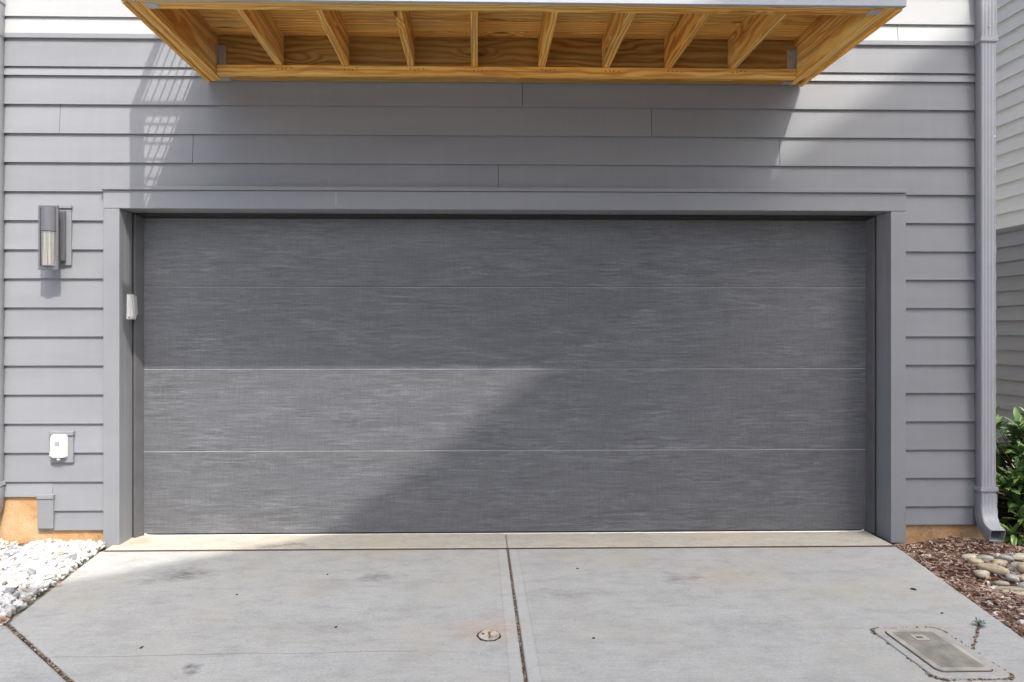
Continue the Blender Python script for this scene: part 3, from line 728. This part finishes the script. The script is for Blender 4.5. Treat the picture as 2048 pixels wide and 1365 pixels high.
for i in range(420):
    p = G(rnd.uniform(1960, 2110), rnd.gauss(1205, 30), -0.02)
    if p.x < rx(min(p.y,-0.15)) + 0.05: continue
    s = rnd.choice((0.004,0.006,0.009,0.014))
    rock(gv2, Vector((p.x, p.y, mz(p.x,p.y)+0.004)), s*rnd.uniform(0.9,1.6), s, s*0.6, rnd.uniform(0,6.3), rnd, 1, 0.2, 0.5)
k = NT('sandy grit', 0.9, 0.2); geo = k.n('NewGeometry')
k.color(k.ramp(geo.outputs['Random Per Island'], [(0,(0.42,0.27,0.15)), (0.4,(0.55,0.42,0.29)), (0.8,(0.72,0.66,0.58)), (1,(0.80,0.78,0.75))])); M['grit'] = k.m
stuff(gv2.build('grit', M['grit']), 'tan grit and chips washed out below the river stones', 'grit')

# river stones, one by one: (px, py, length px, height px, tilt in plan, colour, label)
def m_stone(name, c):
    k = NT(name, 0.6, 0.35); co = k.co(); n = k.noise(co, 14, 5, 0.65); f = k.noise(co, 110, 3)
    col = k.ramp(n, [(0.3, tuple(x*0.72 for x in c)), (0.6, c), (0.8, tuple(min(1,x*1.22) for x in c))])
    k.color(k.mix(1.0, col, k.ramp(f, [(0.3,0.85),(0.7,1.08)]), 'MULTIPLY')); k.bump(n, 0.25, 0.01); return k.m
SC = {'tan': m_stone('tan stone', (0.53,0.42,0.28)), 'grey': m_stone('grey stone', (0.43,0.41,0.36)), 'olive': m_stone('olive stone', (0.40,0.35,0.26)),
      'buff': m_stone('buff stone', (0.58,0.50,0.38)), 'white': m_stone('white stone', (0.68,0.64,0.58)), 'brown': m_stone('brown stone', (0.30,0.22,0.15))}
STONES = [
 (1939,1107,26,18,0.2,'buff','rounded cream stone at the far left tip of the river stone pile'),
 (1951,1119,30,19,-0.5,'tan','tan oval stone touching the cream one at the left tip of the pile'),
 (1971,1110,29,17,0.1,'grey','flat grey stone at the back of the pile under the downspout elbow'),
 (1996,1108,20,17,0.6,'buff','small buff stone at the back of the pile right of the flat grey one'),
 (2014,1112,27,16,-0.4,'grey','grey oval stone in the back row right of the small buff one'),
 (2038,1113,30,16,0.1,'buff','pale buff slab stone at the back right end of the pile'),
 (1997,1121,34,14,0.3,'tan','golden tan flat stone lying in the second row of the pile'),
 (2036,1123,28,13,-0.2,'olive','olive flat stone in the second row near the right photo edge'),
 (1991,1136,54,22,-1.7,'tan','largest long tan stone lying slanted in the middle of the pile'),
 (2004,1128,15,10,0.2,'grey','little grey stone wedged above the long tan one'),
 (2019,1130,15,20,0.9,'brown','small upright brown stone beside the long tan one'),
 (2037,1137,28,26,-0.8,'grey','grey slanted stone leaning right of the small brown one'),
 (2046,1132,18,14,0.3,'buff','pale stone half cut off by the right photo edge'),
 (1963,1137,24,22,-0.7,'buff','pale tilted stone at the left flank of the pile half in mulch'),
 (2027,1151,27,20,0.2,'grey','round grey brown stone in the front row of the pile'),
 (2003,1154,32,14,-0.05,'olive','flat olive grey stone in the front row below the long tan one'),
 (2046,1153,22,18,0.4,'tan','tan stone in the front row at the right photo edge'),
 (2026,1166,62,16,-0.15,'olive','long flat olive slab lying in front of the pile'),
 (1985,1163,20,12,0.3,'white','white chipped stone at the front left corner of the pile'),
 (2012,1176,30,10,0.1,'tan','thin tan flake stone in front of the olive slab'),
 (2042,1180,34,12,-0.1,'buff','buff flat stone in front of the pile near the photo edge'),
 (2044,1232,18,12,0.2,'white','lone white stone in the mulch far in front of the pile'),
 (2066,1140,60,34,0.2,'tan','tan stone just beyond the right photo edge'), (2070,1165,50,26,-0.3,'grey','grey stone just beyond the right photo edge'),
]
rnd = random.Random(8)
def smooth_rock(sx, sy, sz, rz, seed):
    r_ = random.Random(seed); bm = bmesh.new(); bmesh.ops.create_icosphere(bm, subdivisions=3, radius=1)
    k1, k2, p1, p2 = r_.uniform(1.2,2.2), r_.uniform(1.2,2.4), r_.uniform(0,6), r_.uniform(0,6)
    vs = []
    for v in bm.verts:
        q = v.co; f = 1 + 0.17*math.sin(k1*q.x*1.6+p1)*math.cos(k2*q.y*1.7+p2) + 0.09*math.sin(3*q.z+p2+2*q.x) + 0.05*math.sin(5*q.x+p1)*math.sin(4*q.y+p2)
        q = Vector((math.copysign(abs(q.x)**0.9,q.x), math.copysign(abs(q.y)**0.9,q.y), math.copysign(abs(q.z)**0.85,q.z)))*f
        q = Vector((q.x*sx, q.y*sy, q.z*sz)); vs.append(Matrix.Rotation(rz,3,'Z') @ q)
    fs = [tuple(v.index for v in f.verts) for f in bm.faces]; bm.free()
    return vs, fs
for i, (px, py, w_, h_, rz, c, lab) in enumerate(STONES):
    p = G(px, py + h_*0.15, 0.02); sc = (p - CAM).y / F
    sx = w_*sc/2*1.06; sz = max(0.012, min(h_*sc/2*0.80, sx*0.62)); sy = max(sz*0.8, min(sx*0.7, h_*sc/2*1.1))
    vs, fs = smooth_rock(sx, sy, sz, rz*0.5, i+3)
    o = MB().add(vs, fs, True).build('river_stone', SC[c])
    o.location = (p.x, p.y, mz(p.x,p.y) + sz*0.55 + 0.006)
    tag(o, lab, 'stone', 'river stones piled below the downspout')

# ================================================================== SHRUB, WEED, LEAVES, DEBRIS
def leaf_pts(L, W, bend=0.25, fold=0.25):
    vs = []; n = 6
    for i in range(n+1):
        t = i/n; wd = W*math.sin(math.pi*min(1,t**0.85))**0.8 if 0 < t < 1 else 0.0
        z = -bend*L*t*t
        vs += [Vector((-wd/2, L*t, z+fold*wd/2)), Vector((0, L*t, z)), Vector((wd/2, L*t, z+fold*wd/2))]
    fs = []
    for i in range(n):
        b = i*3; fs += [(b,b+1,b+4,b+3), (b+1,b+2,b+5,b+4)]
    return vs, fs
def frame(d, roll=0.0):
    d = d.normalized(); up = Vector((0,0,1))
    s_ = d.cross(up); s_ = s_.normalized() if s_.length > 1e-3 else Vector((1,0,0))
    n = s_.cross(d); m = Matrix((s_, d, n)).transposed()
    return m @ Matrix.Rotation(roll, 3, 'Y')
rnd = random.Random(17)
sh = Vector((3.88, 0.28, -0.03))
k = NT('glossy shrub leaf', 0.32, 0.5); geo = k.n('NewGeometry')
col = k.ramp(geo.outputs['Random Per Island'], [(0,(0.075,0.155,0.035)), (0.4,(0.145,0.275,0.058)), (0.75,(0.25,0.39,0.095)), (0.97,(0.36,0.46,0.16)), (1.0,(0.10,0.03,0.035))])
und = k.mix(geo.outputs['Backfacing'], col, (0.11,0.18,0.07)); k.color(und)
k.b.inputs['Transmission Weight'].default_value = 0.0; M['leaf'] = k.m
shrub = thing('shrub', 'glossy green broadleaf shrub behind the downspout at the right photo edge', 'shrub', sh)
fo, br = MB(), MB()
tips = []
for i in range(270):
    a = rnd.uniform(0, 6.3); el = math.acos(rnd.uniform(0.0, 1.0)) 
    dirv = Vector((math.sin(el)*math.cos(a), math.sin(el)*math.sin(a), math.cos(el)))
    rr_ = rnd.uniform(0.62, 1.0)
    tip = sh + Vector((dirv.x*0.66*rr_, dirv.y*0.60*rr_, 0.08 + dirv.z*0.74*rr_))
    mid = sh + Vector((dirv.x*0.2, dirv.y*0.2, 0.10 + 0.3*dirv.z))
    tips.append((tip, dirv))
    br.tube([sh + Vector((rnd.uniform(-.05,.05), rnd.uniform(-.05,.05), 0)), mid, tip], [0.007,0.005,0.002], 5)
for tip, dv in tips:
    ax = (dv + Vector((0,0,0.5))).normalized()
    for q in range(rnd.randint(9, 14)):
        a = q*2.4 + rnd.uniform(-.3,.3); spread = rnd.uniform(0.35, 1.25)
        o1 = ax.orthogonal().normalized(); o2 = ax.cross(o1)
        d = ax*math.cos(spread) + (o1*math.cos(a)+o2*math.sin(a))*math.sin(spread)
        L = rnd.uniform(0.075, 0.125); m = frame(d, rnd.uniform(-.4,.4)); st_ = tip - ax*rnd.uniform(0, 0.09)
        vs, fs = leaf_pts(L, L*rnd.uniform(0.30,0.40), rnd.uniform(0.05,0.35))
        fo.add([st_ + m @ v for v in vs], fs, True)
fo.build('foliage', M['leaf'], shrub); br.build('branches', plain('shrub bark', (0.12,0.08,0.05), 0.9), shrub)

wp = G(1960, 1252)
weed = thing('weed', 'small blue green weed growing from a crack beside the utility box lid', 'weed', (wp.x, wp.y, 0))
wf, ws = MB(), MB()
for q in range(26):
    a = rnd.uniform(0, 6.3); d = Vector((math.cos(a), math.sin(a), rnd.uniform(0.1, 1.3)))
    vs, fs = leaf_pts(rnd.uniform(0.014,0.026), 0.006, 0.3); m = frame(d)
    b0 = Vector((wp.x+rnd.uniform(-.018,.018), wp.y+rnd.uniform(-.012,.012), rnd.uniform(0.004,0.02)))
    wf.add([b0 + m @ v for v in vs], fs, True)
for q in range(7):
    a = rnd.uniform(0,6.3); ws.tube([(wp.x, wp.y, 0.0), (wp.x+0.015*math.cos(a), wp.y+0.012*math.sin(a), 0.018)], 0.0012, 5)
wf.build('leaves', plain('weed leaf', (0.07,0.14,0.085), 0.6), weed); ws.build('stems', plain('weed stem', (0.18,0.12,0.07), 0.8), weed)

# dirt in joints and cracks
jd = MB(); rnd = random.Random(3)
def debris(p0, p1, n, wdt, s0, s1, z=0.0):
    for i in range(n):
        t = rnd.random(); c = p0.lerp(p1, t) + Vector((rnd.gauss(0,wdt), rnd.gauss(0,wdt*0.6), 0)); s = rnd.uniform(s0, s1)
        a = rnd.uniform(0,6.3); d = Vector((math.cos(a), math.sin(a), 0.1))
        jd.obox((c.x, c.y, z+rnd.uniform(-0.004, 0.0015)), d*s, Vector((-d.y,d.x,0))*s*0.45, Vector((0,0,s*0.25)))
debris(Vector((XJ,-0.5,0)), Vector((XJ-0.004,-2.4,0)), 900, 0.0022, 0.001, 0.005, -0.001)
debris(Vector((XJ,-0.15,0)), Vector((XJ,-0.5,0)), 90, 0.002, 0.001, 0.003, -0.002)
q0 = d0 + off*0.5; q1 = d0 + dd*1.0 + off*0.5
debris(q0, q1, 700, 0.004, 0.002, 0.006, -0.006)
c0, c1 = G(1960,1245), G(1945,1300)
debris(c0, c1, 140, 0.003, 0.0015, 0.006, 0.003)
for i in range(900):
    poly = rpoly(ux0-0.053, ux1+0.058, uy0-0.058, uy1+0.048, 0.05); i_ = rnd.randrange(len(poly)); a_, b_ = poly[i_], poly[(i_+1) % len(poly)]
    p = Vector((*a_,0)).lerp(Vector((*b_,0)), rnd.random()); debris(p, p, 1, 0.005, 0.001, 0.006, 0.002)
k = NT('joint dirt', 0.95, 0.1); geo = k.n('NewGeometry')
k.color(k.ramp(geo.outputs['Random Per Island'], [(0,(0.05,0.03,0.02)), (0.4,(0.14,0.085,0.05)), (0.7,(0.28,0.21,0.15)), (1,(0.45,0.40,0.33))])); M['dirt'] = k.m
stuff(jd.build('joint_dirt', M['dirt']), 'brown dirt and leaf litter caught in the slab joints', 'dirt')
# joint floor
structure(MB().box(XJ-0.03, XJ+0.03, -9, 0.15, -0.11, -0.012).build('joint_filler', plain('joint filler', (0.13,0.09,0.06), 0.95, 0, 0.35, 60)))
structure(MB().box(XL0+0.01, e0.x-0.015, YA-0.02, YA+0.02, -0.11, -0.0035).build('joint_filler', plain('apron joint', (0.075,0.045,0.03), 0.95, 0, 0.3, 60)))
# fallen leaves
M['dry'] = plain('dry leaf', (0.33,0.17,0.075), 0.8, 0, 0.3, 40)
def dry_leaf(px, py, L, rot, lab, z=0.02):
    p = G(px, py, z); m = MB()
    for kx, a in enumerate((-1.1,-0.5,0.0,0.5,1.1)):
        vs, fs = leaf_pts(L*(0.6+0.4*math.cos(a)), L*0.30, -0.25+0.1*kx, 0.5); mm = Matrix.Rotation(rot+a,3,'Z') @ Matrix.Rotation(0.25,3,'X')
        m.add([Vector((p.x,p.y,p.z)) + mm @ v for v in vs], fs, True)
    tag(m.build('dry_leaf', M['dry']), lab, 'leaf', 'dry leaves on the white gravel')
dry_leaf(43, 1088, 0.06, 0.4, 'largest curled brown leaf on the gravel near the foundation', 0.035)
dry_leaf(14, 1242, 0.045, 2.2, 'brown leaf at the corner where gravel meets both concrete slabs', 0.012)
dry_leaf(20, 1165, 0.035, 1.2, 'small brown leaf lying in the middle of the gravel', 0.02)
dry_leaf(115, 1168, 0.03, -0.6, 'small brown leaf at the gravel edge beside the driveway', 0.02)
# single bits on the driveway
M['bit'] = plain('dark bit', (0.05,0.035,0.03), 0.8, 0, 0.3, 60)
for px, py, s, lab in ((1827,1179,0.014,'black sliver lying on the driveway near the mulch edge'), (1155,1137,0.008,'dark red crumb on the right slab near the apron'),
        (1187,1276,0.008,'dark pointed seed on the right slab in the foreground'), (474,1189,0.007,'black crumb on the left slab near its middle'),
        (672,1254,0.008,'dark crumb on the left slab left of the drain cap'), (655,1149,0.007,'dark twig crumb near the apron on the left slab'),
        (283,1295,0.009,'brown pebble on the left slab toward the diagonal joint'), (1884,1226,0.007,'brown crumb above the utility box lid')):
    p = G(px, py, 0.003); m = MB(); rock(m, Vector((0,0,0)), s, s*0.55, s*0.4, 0.8+px, random.Random(px), 2, 0.15, 0.1)
    o = m.build('crumb', M['bit']); o.location = (p.x, p.y, s*0.3); tag(o, lab, 'debris', 'bits lying on the driveway')

# ================================================================== NEIGHBOURS
nb = thing('neighbour_house', 'pale grey sided neighbour house with dark lower siding beyond the downspout', 'house', (8.4, 2.2, 0))
NX, NY0, NY1 = 6.40, 2.2, 16.0
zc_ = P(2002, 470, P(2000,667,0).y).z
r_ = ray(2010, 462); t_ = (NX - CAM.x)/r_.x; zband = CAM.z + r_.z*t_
lo, hi = MB(), MB()
z = -0.3
while z < zband - 0.02:
    z1 = min(z + 0.178, zband)
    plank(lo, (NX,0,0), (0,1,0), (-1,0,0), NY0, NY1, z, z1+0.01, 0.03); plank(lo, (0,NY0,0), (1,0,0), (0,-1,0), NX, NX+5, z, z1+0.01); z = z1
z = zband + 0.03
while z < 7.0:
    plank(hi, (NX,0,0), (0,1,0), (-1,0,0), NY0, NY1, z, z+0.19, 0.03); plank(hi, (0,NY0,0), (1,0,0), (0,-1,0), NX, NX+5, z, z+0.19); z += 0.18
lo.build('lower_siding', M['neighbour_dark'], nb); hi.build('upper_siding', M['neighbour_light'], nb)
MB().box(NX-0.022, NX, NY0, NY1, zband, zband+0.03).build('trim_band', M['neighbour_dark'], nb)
MB().box(NX+0.007, NX+5, NY0+0.007, NY1, -0.3, 7.0).build('core_wall', M['dark_gap'], nb)
MB().prism_dir([(NX-0.4,NY0-0.4,7.0),(NX+2.5,NY0-0.4,9.0),(NX+5.4,NY0-0.4,7.0)], (0,NY1-NY0+0.8,0)).build('roof', plain('neighbour shingles', (0.08,0.08,0.085), 0.9), nb)

# townhouse across the alley, behind the camera: its sloping roof edge casts the long soft shadow
pt = P(1156, 634, -0.01); T_ = 10.0
rk = Vector((pt.x, 0, pt.z)) + Vector((0.53, -1, 1.535))*T_
th = thing('townhouse', 'white townhouse with a single sloping roof across the alley, outside the photo', 'house', (rk.x, -13, 0))
tx0, tx1 = rk.x - 5.6, rk.x + 4.6
zl_, zr_ = rk.z - 0.75*5.6, rk.z + 0.75*4.6
MB().prism_dir([(tx0+0.3,-10.06,-0.1),(tx1-0.3,-10.06,-0.1),(tx1-0.3,-10.06,zr_-0.6),(tx0+0.3,-10.06,zl_-0.15)], (0,-6,0)).build('wall', M['white_render'], th)
MB().prism_dir([(tx0,-10.0,zl_-0.25),(tx1,-10.0,zr_-0.25),(tx1,-10.0,zr_),(tx0,-10.0,zl_)], (0,-6.2,0)).build('roof', plain('townhouse roofing', (0.09,0.09,0.095), 0.9), th)
gl = plain('window glass', (0.05,0.06,0.07), 0.08, 0, 0.05, 3, 0)
for fx in (0.22, 0.5, 0.78):
    for fz in (4.2, 7.4, 10.4):
        x = tx0 + fx*(tx1-tx0)
        f_ = MB().box(x-0.75, x+0.75, -10.06, -10.0, fz-0.9, fz+0.9).build('window', M['white_plastic'], th)
        MB().box(x-0.68, x+0.68, -10.0, -9.985, fz-0.83, fz+0.83).build('pane', gl, f_)
MB().box(rk.x-3.0, rk.x+2.4, -10.06, -10.01, 0.0, 2.3).build('garage_door', M['door'], th)
